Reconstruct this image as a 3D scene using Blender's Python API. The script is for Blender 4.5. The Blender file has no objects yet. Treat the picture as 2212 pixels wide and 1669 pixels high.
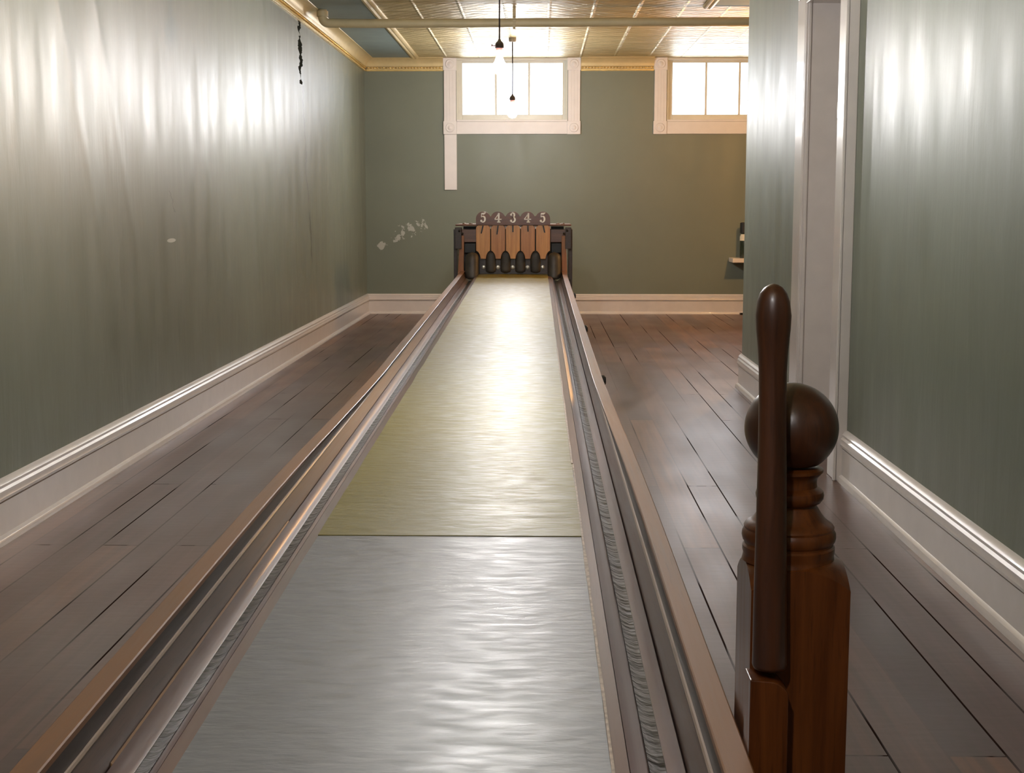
import bpy, bmesh, math, random
from mathutils import Vector, Matrix, noise
random.seed(7)
C = bpy.context.scene
COL = C.collection
PI = math.pi

# ------------------------------------------------------------------ camera
cam_d = bpy.data.cameras.new('camera'); cam = bpy.data.objects.new('camera', cam_d); COL.objects.link(cam)
cam_d.sensor_fit = 'HORIZONTAL'; cam_d.sensor_width = 36.0
cam_d.lens = 36.0 * 3000.0 / 2212.0
cam_d.clip_start = 0.05; cam_d.clip_end = 200
PITCH = math.atan(388.5 / 3000.0); YAW = math.atan(60.0 / math.hypot(3000.0, 388.5))
cam.location = (0, 0, 1.25)
cam.rotation_euler = (PI / 2 - PITCH, 0, YAW)
C.camera = cam

# ------------------------------------------------------------------ world (overcast daylight)
w = bpy.data.worlds.new('sky'); C.world = w; w.use_nodes = True
bg = w.node_tree.nodes['Background']
bg.inputs[0].default_value = (0.88, 0.92, 1.0, 1); bg.inputs[1].default_value = 10.0

def portal(x0, x1, z0, z1, y):
    l = bpy.data.lights.new('window_portal', 'AREA'); l.shape = 'RECTANGLE'
    l.size = x1 - x0; l.size_y = z1 - z0; l.cycles.is_portal = True
    o = bpy.data.objects.new('window_portal', l); COL.objects.link(o)
    o.location = ((x0 + x1) / 2, y, (z0 + z1) / 2); o.rotation_euler = (-PI / 2, 0, 0)

C.view_settings.view_transform = 'Standard'; C.view_settings.look = 'None'
C.view_settings.exposure = 0.0; C.view_settings.gamma = 1.0; C.view_settings.use_curve_mapping = False

BULB = 780.0          # radiance of the cool white bulbs
BULB_WARM = 1500.0     # the warm one round the corner

# ------------------------------------------------------------------ material helpers
def mat(name):
    m = bpy.data.materials.new(name); m.use_nodes = True
    nt = m.node_tree; b = nt.nodes['Principled BSDF']
    return m, nt, b
def N(nt, t, **k):
    n = nt.nodes.new(t)
    for a, v in k.items():
        if a in n.inputs.keys() and not hasattr(n, a): n.inputs[a].default_value = v
        else:
            try: setattr(n, a, v)
            except Exception: n.inputs[a].default_value = v
    return n
def coords(nt, scale=(1, 1, 1), rot=(0, 0, 0), loc=(0, 0, 0)):
    tc = nt.nodes.new('ShaderNodeTexCoord'); mp = nt.nodes.new('ShaderNodeMapping')
    mp.inputs['Scale'].default_value = scale; mp.inputs['Rotation'].default_value = rot; mp.inputs['Location'].default_value = loc
    nt.links.new(tc.outputs['Object'], mp.inputs['Vector'])
    return mp.outputs['Vector']
def noise_n(nt, vec, scale, detail=4, rough=0.55, dist=0.0):
    n = nt.nodes.new('ShaderNodeTexNoise')
    n.inputs['Scale'].default_value = scale; n.inputs['Detail'].default_value = detail
    n.inputs['Roughness'].default_value = rough; n.inputs['Distortion'].default_value = dist
    nt.links.new(vec, n.inputs['Vector']); return n.outputs['Fac']
def ramp(nt, fac, stops):
    r = nt.nodes.new('ShaderNodeValToRGB'); e = r.color_ramp.elements
    while len(e) < len(stops): e.new(0.5)
    for i, (p, c) in enumerate(stops):
        e[i].position = p; e[i].color = (*c, 1) if len(c) == 3 else c
    nt.links.new(fac, r.inputs[0]); return r.outputs[0]
def g(v): return (v, v, v)
def math_n(nt, op, a, b=None, c=None, clamp=False):
    n = nt.nodes.new('ShaderNodeMath'); n.operation = op; n.use_clamp = clamp
    for i, v in enumerate((a, b, c)):
        if v is None: continue
        if isinstance(v, (int, float)): n.inputs[i].default_value = v
        else: nt.links.new(v, n.inputs[i])
    return n.outputs[0]
def mix_c(nt, fac, a, b, mode='MIX'):
    n = nt.nodes.new('ShaderNodeMix'); n.data_type = 'RGBA'; n.blend_type = mode
    for s, v in ((n.inputs[0], fac), (n.inputs[6], a), (n.inputs[7], b)):
        if isinstance(v, (int, float)): s.default_value = v
        elif isinstance(v, tuple): s.default_value = (*v, 1) if len(v) == 3 else v
        else: nt.links.new(v, s)
    return n.outputs[2]
def bump(nt, b, h, strength=0.3, dist=0.01, prev=None):
    n = nt.nodes.new('ShaderNodeBump'); n.inputs['Strength'].default_value = strength
    n.inputs['Distance'].default_value = dist; nt.links.new(h, n.inputs['Height'])
    if prev: nt.links.new(prev, n.inputs['Normal'])
    nt.links.new(n.outputs[0], b.inputs['Normal']); return n.outputs[0]
def sepxyz(nt, v):
    n = nt.nodes.new('ShaderNodeSeparateXYZ'); nt.links.new(v, n.inputs[0]); return n.outputs
def simple(name, col, rough=0.5, metal=0.0, coat=0.0, nscale=0, namt=0.15, bumps=0):
    m, nt, b = mat(name)
    b.inputs['Roughness'].default_value = rough; b.inputs['Metallic'].default_value = metal
    b.inputs['Coat Weight'].default_value = coat
    if nscale:
        f = noise_n(nt, coords(nt), nscale, 5)
        c = ramp(nt, f, [(0.25, tuple(x * (1 - namt) for x in col)), (0.75, tuple(min(1, x * (1 + namt)) for x in col))])
        nt.links.new(c, b.inputs['Base Color'])
        if bumps: bump(nt, b, f, bumps, 0.004)
    else: b.inputs['Base Color'].default_value = (*col, 1)
    return m

# --- painted plaster -------------------------------------------------------
def plaster(name, axis, streak=1.0, rough=0.36, col=(0.150, 0.168, 0.129), extras=None):
    """old enamel paint over wavy plaster; 'axis' is the horizontal axis running along the wall"""
    m, nt, b = mat(name)
    along = {'x': 0, 'y': 1}[axis]
    s1 = [1, 1, 1]; s1[along] = 1.0; s1[2] = 0.22
    v0 = coords(nt); vs = coords(nt, tuple(s1))
    big = noise_n(nt, vs, 2.6, 4, 0.55, 0.4)
    fine = noise_n(nt, vs, 16.0, 4, 0.6, 0.2)
    orange = noise_n(nt, v0, 60.0, 3, 0.6)
    blot = noise_n(nt, v0, 1.3, 5, 0.6)
    c = ramp(nt, blot, [(0.3, tuple(x * 0.93 for x in col)), (0.7, tuple(x * 1.06 for x in col))])
    r = ramp(nt, noise_n(nt, vs, 5.0, 4, 0.6), [(0.3, g(rough - 0.05)), (0.7, g(rough + 0.08))])
    nt.links.new(r, b.inputs['Roughness'])
    p = bump(nt, b, big, 0.38 * streak, 0.02)
    p = bump(nt, b, fine, 0.22 * streak, 0.004, p)
    p = bump(nt, b, orange, 0.12, 0.0016, p)
    if extras: c = extras(nt, b, v0, c, p)
    nt.links.new(c, b.inputs['Base Color'])
    if not extras: b.inputs['Specular IOR Level'].default_value = 0.8
    return m

def crack_mask(nt, pos, z, y0, amp, zlo, zhi, width, freq, seed=0.0, slope=0.0, zref=2.0):
    """a wandering vertical line on a wall: 1 inside the crack"""
    cz = nt.nodes.new('ShaderNodeCombineXYZ'); nt.links.new(z, cz.inputs[2]); cz.inputs[0].default_value = seed
    n = noise_n(nt, cz.outputs[0], freq, 5, 0.65)
    wn = noise_n(nt, cz.outputs[0], freq * 1.7, 3, 0.6)
    cen = math_n(nt, 'MULTIPLY_ADD', math_n(nt, 'SUBTRACT', n, 0.5), amp, y0)
    cen = math_n(nt, 'ADD', cen, math_n(nt, 'MULTIPLY', math_n(nt, 'SUBTRACT', z, zref), slope))
    d = math_n(nt, 'ABSOLUTE', math_n(nt, 'SUBTRACT', pos, cen))
    wd = math_n(nt, 'MULTIPLY', math_n(nt, 'MAXIMUM', math_n(nt, 'MULTIPLY_ADD', wn, 3.2, -1.1), 0.06), width)
    inside = math_n(nt, 'LESS_THAN', d, wd)
    inside = math_n(nt, 'MULTIPLY', inside, math_n(nt, 'GREATER_THAN', z, zlo))
    return math_n(nt, 'MULTIPLY', inside, math_n(nt, 'LESS_THAN', z, zhi))

def left_extras(nt, b, v0, c, p):
    s = sepxyz(nt, v0)
    k1 = crack_mask(nt, s[1], s[2], 11.98, 0.40, 2.28, 2.80, 0.12, 9.0, 3.1)
    k2 = crack_mask(nt, s[1], s[2], 12.1, 0.5, 0.75, 2.28, 0.05, 3.0, 5.7, -0.25)
    k3 = crack_mask(nt, s[1], s[2], 7.7, 0.3, 1.22, 1.34, 0.02, 9.0, 1.7, -0.9, 1.3)
    c = mix_c(nt, math_n(nt, 'MULTIPLY', k1, 0.93), c, (0.012, 0.014, 0.014))
    c = mix_c(nt, math_n(nt, 'MULTIPLY', math_n(nt, 'MAXIMUM', k2, k3), 0.7), c, (0.05, 0.05, 0.04))
    # flake of bare plaster
    dy = math_n(nt, 'SUBTRACT', s[1], 7.66); dz = math_n(nt, 'SUBTRACT', s[2], 1.065)
    q = math_n(nt, 'ADD', math_n(nt, 'POWER', math_n(nt, 'ABSOLUTE', math_n(nt, 'DIVIDE', dy, 0.09)), 2.0),
               math_n(nt, 'POWER', math_n(nt, 'ABSOLUTE', math_n(nt, 'DIVIDE', dz, 0.011)), 2.0))
    c = mix_c(nt, math_n(nt, 'LESS_THAN', q, 1.0), c, (0.5, 0.5, 0.46))
    # long folds where the plaster has let go of the lath, drifting towards the far end lower down
    zz = math_n(nt, 'MULTIPLY', math_n(nt, 'SUBTRACT', s[2], 2.0), 0.45)
    u = math_n(nt, 'ADD', s[1], zz)
    def fold(y0, wd):
        t = math_n(nt, 'DIVIDE', math_n(nt, 'SUBTRACT', u, y0), wd)
        return math_n(nt, 'EXPONENT', math_n(nt, 'MULTIPLY', math_n(nt, 'MULTIPLY', t, t), -1.0))
    h = math_n(nt, 'ADD', fold(6.02, 0.05), math_n(nt, 'MULTIPLY', fold(6.25, 0.11), -1.2))
    h = math_n(nt, 'ADD', h, math_n(nt, 'MULTIPLY', fold(6.55, 0.05), 0.9))
    h = math_n(nt, 'ADD', h, math_n(nt, 'MULTIPLY', fold(12.6, 0.16), -0.8))
    h = math_n(nt, 'MULTIPLY', h, ramp(nt, math_n(nt, 'DIVIDE', s[2], 3.0), [(0.3, g(0.15)), (0.75, g(1.0))]))
    bump(nt, b, h, 0.30, 0.012, p)
    hole = math_n(nt, 'MULTIPLY', math_n(nt, 'SUBTRACT', 1.0, k1), 0.9)
    nt.links.new(hole, b.inputs['Specular IOR Level'])
    return c

def back_extras(nt, b, v0, c, p):
    s = sepxyz(nt, v0)
    n = noise_n(nt, v0, 17.0, 6, 0.62)
    # two ragged patches of paint loss low on the left
    def blob(cx, cz, rx, rz, tilt):
        dx = math_n(nt, 'SUBTRACT', s[0], cx); dz = math_n(nt, 'SUBTRACT', s[2], cz)
        dz2 = math_n(nt, 'SUBTRACT', dz, math_n(nt, 'MULTIPLY', dx, tilt))
        q = math_n(nt, 'ADD', math_n(nt, 'POWER', math_n(nt, 'ABSOLUTE', math_n(nt, 'DIVIDE', dx, rx)), 2.0),
                   math_n(nt, 'POWER', math_n(nt, 'ABSOLUTE', math_n(nt, 'DIVIDE', dz2, rz)), 2.0))
        return math_n(nt, 'SUBTRACT', 1.0, q, clamp=True)
    m1 = math_n(nt, 'MAXIMUM', blob(-1.86, 0.80, 0.10, 0.07, 0.3), blob(-1.62, 0.92, 0.16, 0.08, 0.35))
    m2 = math_n(nt, 'MULTIPLY', blob(-1.5, 1.0, 0.3, 0.12, 0.2), 0.72)
    mm = math_n(nt, 'MAXIMUM', m1, m2)
    fac = math_n(nt, 'GREATER_THAN', math_n(nt, 'MULTIPLY_ADD', mm, 0.22, n), 0.685)
    fac = math_n(nt, 'MULTIPLY', fac, math_n(nt, 'GREATER_THAN', mm, 0.02))
    return mix_c(nt, math_n(nt, 'MULTIPLY', fac, 0.8), c, (0.44, 0.44, 0.40))

M = {}
M['wall_left'] = plaster('painted plaster left', 'y', 1.0, 0.40, extras=left_extras)
M['wall_right'] = plaster('painted plaster right', 'y', 0.8, 0.40)
M['wall_back'] = plaster('painted plaster back', 'x', 0.35, 0.5, extras=back_extras)
M['wall_plain'] = plaster('painted plaster plain', 'x', 0.4, 0.5)
M['trim'] = simple('cream gloss paint', (0.60, 0.55, 0.52), 0.3, coat=0.3, nscale=9, namt=0.05, bumps=0.08)
M['trim_window'] = simple('white gloss paint', (0.66, 0.63, 0.62), 0.5, coat=0.0, nscale=9, namt=0.04, bumps=0.08)
M['sash'] = simple('sash paint', (0.55, 0.54, 0.47), 0.4, nscale=8, namt=0.05)
M['gold'] = simple('gold paint', (0.78, 0.56, 0.20), 0.25, metal=0.7, nscale=30, namt=0.15, bumps=0.1)
M['cove'] = simple('cream gold paint', (0.60, 0.48, 0.25), 0.36, metal=0.3, nscale=7, namt=0.1, bumps=0.1)
M['pipe'] = simple('pipe paint', (0.44, 0.37, 0.22), 0.5, nscale=12, namt=0.06)
M['border'] = simple('blue green ceiling paint', (0.20, 0.25, 0.235), 0.55, nscale=4, namt=0.1, bumps=0.1)
M['black_iron'] = simple('black iron', (0.012, 0.011, 0.010), 0.35, metal=0.3, nscale=20, namt=0.3)
M['black'] = simple('black', (0.008, 0.007, 0.006), 0.6)
M['steel'] = simple('worn nickel', (0.55, 0.53, 0.48), 0.35, metal=0.9)
M['leather'] = simple('dark leather', (0.042, 0.034, 0.026), 0.5, nscale=18, namt=0.35, bumps=0.2)
M['white_paint'] = simple('white numeral paint', (0.90, 0.88, 0.84), 0.5)
M['cord'] = simple('black cloth cord', (0.015, 0.010, 0.012), 0.7)
M['socket'] = simple('black brown bakelite', (0.03, 0.018, 0.02), 0.3, coat=0.3)
M['copper'] = simple('pink copper collar', (0.45, 0.2, 0.17), 0.35, metal=0.6)
M['canopy'] = simple('tan ceiling canopy', (0.28, 0.24, 0.18), 0.5)

def wood(name, c1, c2, axis='z', scale=1.0, rough=0.35, coat=0.2, c3=None, bumpv=0.12):
    m, nt, b = mat(name)
    s = {'x': (0.06, 1, 1), 'y': (1, 0.035, 1), 'z': (1, 1, 0.06)}[axis]
    v = coords(nt, s)
    f = noise_n(nt, v, 38 * scale, 6, 0.6, 0.6)
    f2 = noise_n(nt, v, 150 * scale, 3, 0.7)
    c = ramp(nt, f, [(0.3, c1), (0.68, c2)])
    c = mix_c(nt, math_n(nt, 'MULTIPLY', ramp(nt, f2, [(0.55, g(0)), (0.7, g(1))]), 0.5), c, tuple(x * 0.45 for x in c1))
    if c3:
        big = noise_n(nt, coords(nt), 1.3, 1, 0.4)
        c = mix_c(nt, ramp(nt, big, [(0.38, g(0)), (0.66, g(0.8))]), c, c3)
    nt.links.new(c, b.inputs['Base Color'])
    rr = ramp(nt, f, [(0.3, g(rough - 0.06)), (0.7, g(rough + 0.08))]); nt.links.new(rr, b.inputs['Roughness'])
    b.inputs['Coat Weight'].default_value = coat; b.inputs['Coat Roughness'].default_value = 0.3
    bump(nt, b, f, bumpv, 0.002)
    return m
M['post_wood'] = wood('red brown oak', (0.050, 0.012, 0.002), (0.120, 0.033, 0.005), 'z', 1.0, 0.36, 0.08)
M['post_wood'].node_tree.nodes['Principled BSDF'].inputs['Specular IOR Level'].default_value = 0.28
M['lever_wood'] = wood('dark stained wood', (0.026, 0.007, 0.002), (0.062, 0.017, 0.004), 'z', 1.2, 0.345, 0.12)
M['rail_wood'] = wood('rail top wood', (0.13, 0.060, 0.030), (0.25, 0.118, 0.056), 'y', 1.0, 0.42, 0.15, c3=(0.24, 0.10, 0.03))
M['gutter_wood'] = wood('gutter wood', (0.085, 0.052, 0.045), (0.165, 0.105, 0.09), 'y', 1.2, 0.345, 0.6, c3=(0.19, 0.10, 0.085), bumpv=0.03)
M['board_wood'] = wood('side board wood', (0.055, 0.033, 0.026), (0.12, 0.072, 0.055), 'y', 1.2, 0.35, 0.25)
M['dark_board'] = wood('dark board', (0.02, 0.012, 0.009), (0.045, 0.027, 0.02), 'y', 1.2, 0.4, 0.1)
M['bead_wood'] = wood('pale bead', (0.26, 0.19, 0.15), (0.40, 0.31, 0.25), 'y', 1.2, 0.35, 0.3)
M['pale_strip'] = wood('pale tan strip', (0.24, 0.13, 0.06), (0.36, 0.21, 0.10), 'y', 1.0, 0.45, 0.0)
M['maple'] = wood('orange maple', (0.42, 0.18, 0.045), (0.62, 0.31, 0.09), 'z', 0.9, 0.35, 0.3)
M['maple_dark'] = wood('orange maple darker', (0.32, 0.125, 0.032), (0.48, 0.215, 0.06), 'z', 0.9, 0.35, 0.3)
M['machine_brown'] = wood('brown machine wood', (0.085, 0.03, 0.013), (0.17, 0.068, 0.03), 'x', 0.9, 0.35, 0.3)
M['machine_orange'] = wood('orange post wood', (0.25, 0.09, 0.025), (0.38, 0.15, 0.045), 'z', 0.9, 0.4, 0.2)
M['number_board'] = wood('number board wood', (0.080, 0.024, 0.009), (0.145, 0.046, 0.017), 'x', 0.8, 0.35, 0.3)

# --- floor: long narrow boards --------------------------------------------
def floor_mat():
    m, nt, b = mat('plank floor')
    v = coords(nt, (1, 1, 1), (0, 0, -PI / 2), (0.03, 0.4, 0))
    br = nt.nodes.new('ShaderNodeTexBrick'); nt.links.new(v, br.inputs['Vector'])
    br.offset = 0.37; br.offset_frequency = 2; br.squash = 1.0
    br.inputs['Scale'].default_value = 1.0; br.inputs['Brick Width'].default_value = 3.1
    br.inputs['Row Height'].default_value = 0.135; br.inputs['Mortar Size'].default_value = 0.0035
    br.inputs['Mortar Smooth'].default_value = 0.2; br.inputs['Bias'].default_value = 0.0
    br.inputs['Color1'].default_value = (0.0, 0.0, 0.0, 1); br.inputs['Color2'].default_value = (1, 1, 1, 1)
    br.inputs['Mortar'].default_value = (0.5, 0.5, 0.5, 1)
    base = ramp(nt, br.outputs['Color'], [(0.0, (0.062, 0.031, 0.031)), (0.35, (0.092, 0.047, 0.043)), (0.7, (0.118, 0.057, 0.046)), (1.0, (0.185, 0.080, 0.040))])
    gr = noise_n(nt, coords(nt, (1, 0.04, 1)), 30, 3, 0.5, 0.2)
    c = mix_c(nt, ramp(nt, gr, [(0.35, g(0)), (0.68, g(0.7))]), base, (0.05, 0.028, 0.022))
    wear = noise_n(nt, coords(nt, (1, 0.35, 1)), 1.1, 1, 0.4)
    c = mix_c(nt, ramp(nt, wear, [(0.35, g(0)), (0.85, g(0.5))]), c, (0.17, 0.082, 0.045))
    seam = br.outputs['Fac']
    sw = noise_n(nt, coords(nt, (8, 0.4, 1)), 1.0, 2)
    seam2 = math_n(nt, 'MULTIPLY', seam, ramp(nt, sw, [(0.42, g(0.12)), (0.56, g(1.0))]))
    c = mix_c(nt, math_n(nt, 'MULTIPLY', seam2, 0.85), c, (0.012, 0.008, 0.007))
    nt.links.new(c, b.inputs['Base Color'])
    rr = noise_n(nt, coords(nt, (1, 0.3, 1)), 5, 1, 0.4)
    nt.links.new(ramp(nt, rr, [(0.3, g(0.285)), (0.7, g(0.36))]), b.inputs['Roughness'])
    rip = noise_n(nt, coords(nt, (1, 2.6, 1)), 11, 1, 0.4, 0.2)
    p = bump(nt, b, rip, 0.12, 0.004)
    p = bump(nt, b, gr, 0.08, 0.002, p)
    nt.links.new(math_n(nt, 'MULTIPLY_ADD', seam2, -0.8, 0.8), b.inputs['Specular IOR Level'])
    return m
M['floor'] = floor_mat()

# --- lane mats --------------------------------------------------------------
def mat_cloth(name, c1, c2, c3, ripple=0.3, rough=0.3):
    m, nt, b = mat(name)
    v = coords(nt, (0.35, 1, 1))
    f = noise_n(nt, v, 55, 5, 0.65, 0.4)
    f1 = noise_n(nt, coords(nt, (0.42, 1.3, 1)), 34, 3, 0.5, 0.3)
    big = noise_n(nt, coords(nt, (1.4, 0.35, 1)), 1.5, 2, 0.5)
    c = ramp(nt, f, [(0.3, c1), (0.7, c2)])
    c = mix_c(nt, ramp(nt, big, [(0.45, g(0)), (0.7, g(0.8))]), c, c3)
    nt.links.new(c, b.inputs['Base Color'])
    nt.links.new(ramp(nt, f1, [(0.3, g(rough - 0.06)), (0.7, g(rough + 0.1))]), b.inputs['Roughness'])
    p = bump(nt, b, f1, ripple, 0.0035)
    bump(nt, b, f, ripple, 0.0014, p)
    b.inputs['Specular IOR Level'].default_value = 0.42
    return m
M['mat_yellow'] = mat_cloth('olive varnished cloth', (0.150, 0.118, 0.010), (0.225, 0.18, 0.022), (0.20, 0.17, 0.05), 0.6, 0.40)
M['mat_grey'] = mat_cloth('grey varnished cloth', (0.165, 0.168, 0.19), (0.22, 0.222, 0.245), (0.19, 0.19, 0.205), 0.50, 0.38)
M['mat_yellow'].node_tree.nodes['Principled BSDF'].inputs['Specular IOR Level'].default_value = 0.28
M['mat_edge'] = simple('frayed cloth edge', (0.42, 0.33, 0.26), 0.6, nscale=60, namt=0.4)

def crinkle():
    m, nt, b = mat('crinkled dark lining')
    v = coords(nt, (1, 1, 1))
    f = noise_n(nt, coords(nt, (0.3, 1.0, 1)), 34, 3, 0.5, 0.4)
    nt.links.new(ramp(nt, f, [(0.3, (0.035, 0.033, 0.032)), (0.7, (0.12, 0.115, 0.11))]), b.inputs['Base Color'])
    b.inputs['Roughness'].default_value = 0.3; b.inputs['Metallic'].default_value = 0.35
    bump(nt, b, f, 0.9, 0.012); return m
M['crinkle'] = crinkle()

# --- pressed tin ceiling ------------------------------------------------------
def tin():
    m, nt, b = mat('pressed tin ceiling')
    v = coords(nt); s = sepxyz(nt, v)
    P_ = 0.385
    fx = math_n(nt, 'FRACT', math_n(nt, 'DIVIDE', math_n(nt, 'ADD', s[0], 1.075 + 5 * P_ + P_ / 2), P_))
    fy = math_n(nt, 'FRACT', math_n(nt, 'DIVIDE', s[1], 0.61))
    def rib(f, wd): return math_n(nt, 'SUBTRACT', 1.0, math_n(nt, 'DIVIDE', math_n(nt, 'ABSOLUTE', math_n(nt, 'SUBTRACT', f, 0.5)), wd), clamp=True)
    dots = math_n(nt, 'MULTIPLY_ADD', math_n(nt, 'SINE', math_n(nt, 'MULTIPLY', s[1], 2 * PI / 0.11)), 0.4, 0.6)
    rx = math_n(nt, 'MULTIPLY', rib(fx, 0.045), dots); ry = rib(fy, 0.04)
    ex = math_n(nt, 'SINE', math_n(nt, 'MULTIPLY', s[0], 2 * PI / 0.128)); ey = math_n(nt, 'SINE', math_n(nt, 'MULTIPLY', s[1], 2 * PI / 0.1525))
    emb = math_n(nt, 'MULTIPLY_ADD', math_n(nt, 'MULTIPLY', ex, ey), 0.16, 0.16)
    wr = noise_n(nt, coords(nt, (0.45, 1.3, 1)), 9, 5, 0.62, 0.5)
    h = math_n(nt, 'ADD', math_n(nt, 'ADD', rx, ry), math_n(nt, 'ADD', emb, math_n(nt, 'MULTIPLY', wr, 1.7)))
    c = ramp(nt, wr, [(0.3, (0.40, 0.31, 0.14)), (0.7, (0.68, 0.56, 0.30))])
    c = mix_c(nt, math_n(nt, 'MULTIPLY', rx, 0.45), c, (0.78, 0.70, 0.46))
    nt.links.new(c, b.inputs['Base Color'])
    b.inputs['Metallic'].default_value = 0.4; b.inputs['Roughness'].default_value = 0.40
    bump(nt, b, h, 1.0, 0.034)
    return m
M['tin'] = tin()

def glass_mat():
    m, nt, b = mat('window glass'); nt.nodes.remove(b)
    o = nt.nodes['Material Output']; t = nt.nodes.new('ShaderNodeBsdfTransparent'); gl = nt.nodes.new('ShaderNodeBsdfGlossy')
    gl.inputs['Roughness'].default_value = 0.03; fr = nt.nodes.new('ShaderNodeFresnel'); fr.inputs[0].default_value = 1.3
    mx = nt.nodes.new('ShaderNodeMixShader')
    nt.links.new(fr.outputs[0], mx.inputs[0]); nt.links.new(t.outputs[0], mx.inputs[1]); nt.links.new(gl.outputs[0], mx.inputs[2])
    nt.links.new(mx.outputs[0], o.inputs[0]); return m
M['glass'] = glass_mat()
def emit(name, col, s):
    m, nt, b = mat(name)
    b.inputs['Base Color'].default_value = (0.9, 0.9, 0.9, 1)
    b.inputs['Emission Color'].default_value = (*col, 1); b.inputs['Emission Strength'].default_value = s; return m
M['bulb'] = emit('lit bulb', (1.0, 0.97, 0.955), BULB)
M['bulb_warm'] = emit('lit warm bulb', (1.0, 0.52, 0.17), BULB_WARM)
M['bottle'] = simple('dark green bottle glass', (0.02, 0.03, 0.02), 0.1, coat=0.5)
M['bottle_label'] = simple('cream bottle label', (0.65, 0.60, 0.48), 0.6)
M['table_top'] = simple('cream painted table top', (0.66, 0.58, 0.50), 0.4, nscale=12, namt=0.06)

# ------------------------------------------------------------------ geometry helpers
def obj(name, bm, m, parent=None, smooth=False, label=None, bevel=0, auto=None):
    me = bpy.data.meshes.new(name)
    if parent is not None and parent.type == 'EMPTY' or parent is not None:
        org = parent.get('_org'); 
        if org is not None: bmesh.ops.translate(bm, verts=bm.verts, vec=-Vector(org))
    bmesh.ops.recalc_face_normals(bm, faces=bm.faces)
    bm.to_mesh(me); bm.free()
    for q in (m if isinstance(m, list) else [m]): me.materials.append(q)
    if smooth or auto:
        for p in me.polygons: p.use_smooth = True
    o = bpy.data.objects.new(name, me); COL.objects.link(o)
    if parent is not None: o.parent = parent; ORG[o.name] = ORG.get(parent.name, Vector())
    if bevel:
        md = o.modifiers.new('bevel', 'BEVEL'); md.width = bevel; md.segments = 2; md.limit_method = 'ANGLE'; md.angle_limit = math.radians(40)
    if auto: me.set_sharp_from_angle(angle=math.radians(auto))
    if label: o['label'] = label
    return o
ORG = {}
def thing(name, label, cat, loc=(0, 0, 0), group=None, kind=None):
    o = bpy.data.objects.new(name, None); COL.objects.link(o); o.location = loc; o.empty_display_size = 0.1
    if label: o['label'] = label
    if cat: o['category'] = cat
    if group: o['group'] = group
    if kind: o['kind'] = kind
    ORG[o.name] = Vector(loc)
    return o
def part(name, bm, m, parent, **k):
    org = ORG.get(parent.name, Vector())
    bmesh.ops.translate(bm, verts=bm.verts, vec=-org)
    return obj(name, bm, m, parent, **k)
def struct(name, bm, m, **k):
    o = obj(name, bm, m, **k); o['kind'] = 'structure'; ORG[o.name] = Vector(); return o

def box(bm, x0, x1, y0, y1, z0, z1, mi=0):
    vs = [bm.verts.new(p) for p in ((x0, y0, z0), (x1, y0, z0), (x1, y1, z0), (x0, y1, z0), (x0, y0, z1), (x1, y0, z1), (x1, y1, z1), (x0, y1, z1))]
    for f in ((0, 3, 2, 1), (4, 5, 6, 7), (0, 1, 5, 4), (1, 2, 6, 5), (2, 3, 7, 6), (3, 0, 4, 7)):
        fc = bm.faces.new([vs[i] for i in f]); fc.material_index = mi
    return bm
def B(*a, **k): return box(bmesh.new(), *a, **k)
def rings_to_mesh(bm, rings, closed=True, caps=True):
    n = len(rings[0]); vr = [[bm.verts.new(p) for p in r] for r in rings]
    for a, b in zip(vr, vr[1:]):
        for i in range(n if closed else n - 1):
            j = (i + 1) % n
            bm.faces.new((a[i], a[j], b[j], b[i]))
    if caps and closed:
        bm.faces.new(list(reversed(vr[0]))); bm.faces.new(vr[-1])
    return bm
def lathe(bm, cx, cy, prof, seg=32):
    """prof: list of (r, z)"""
    rings = []
    for r, z in prof:
        r = max(r, 1e-5)
        rings.append([(cx + r * math.cos(2 * PI * i / seg), cy + r * math.sin(2 * PI * i / seg), z) for i in range(seg)])
    rings_to_mesh(bm, rings)
    bmesh.ops.remove_doubles(bm, verts=bm.verts, dist=2e-5)
    return bm
def tube(bm, pts, r, seg=10):
    rings = []
    pts = [Vector(p) for p in pts]
    for i, p in enumerate(pts):
        t = (pts[min(i + 1, len(pts) - 1)] - pts[max(i - 1, 0)]).normalized()
        u = t.orthogonal().normalized() if i == 0 else (u - t * u.dot(t)).normalized()
        v = t.cross(u)
        rr = r[i] if isinstance(r, (list, tuple)) else r
        rings.append([p + (u * math.cos(2 * PI * k / seg) + v * math.sin(2 * PI * k / seg)) * rr for k in range(seg)])
    return rings_to_mesh(bm, rings)
def sweep(bm, path, prof, side=1, caps=True):
    """profile (d, z) swept along a polyline in xy with mitred corners; d is measured to the left of the path (side=1)"""
    P = [Vector((p[0], p[1])) for p in path]; rings = []
    for i, p in enumerate(P):
        def nrm(a, b):
            d = (b - a).normalized(); return Vector((-d.y, d.x)) * side
        if i == 0: n = nrm(P[0], P[1]); k = 1
        elif i == len(P) - 1: n = nrm(P[-2], P[-1]); k = 1
        else:
            n1, n2 = nrm(P[i - 1], p), nrm(p, P[i + 1]); n = (n1 + n2).normalized(); k = 1 / max(0.3, n.dot(n1))
        rings.append([(p.x + n.x * k * d, p.y + n.y * k * d, z) for d, z in prof])
    return rings_to_mesh(bm, rings, True, caps)
def prism(bm, pts, axis, a0, a1):
    """polygon pts in the plane normal to axis ('x': (y,z), 'y': (x,z), 'z': (x,y)) extruded a0..a1"""
    def mk(p, a): return {'x': (a, p[0], p[1]), 'y': (p[0], a, p[1]), 'z': (p[0], p[1], a)}[axis]
    return rings_to_mesh(bm, [[mk(p, a0) for p in pts], [mk(p, a1) for p in pts]])
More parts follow.
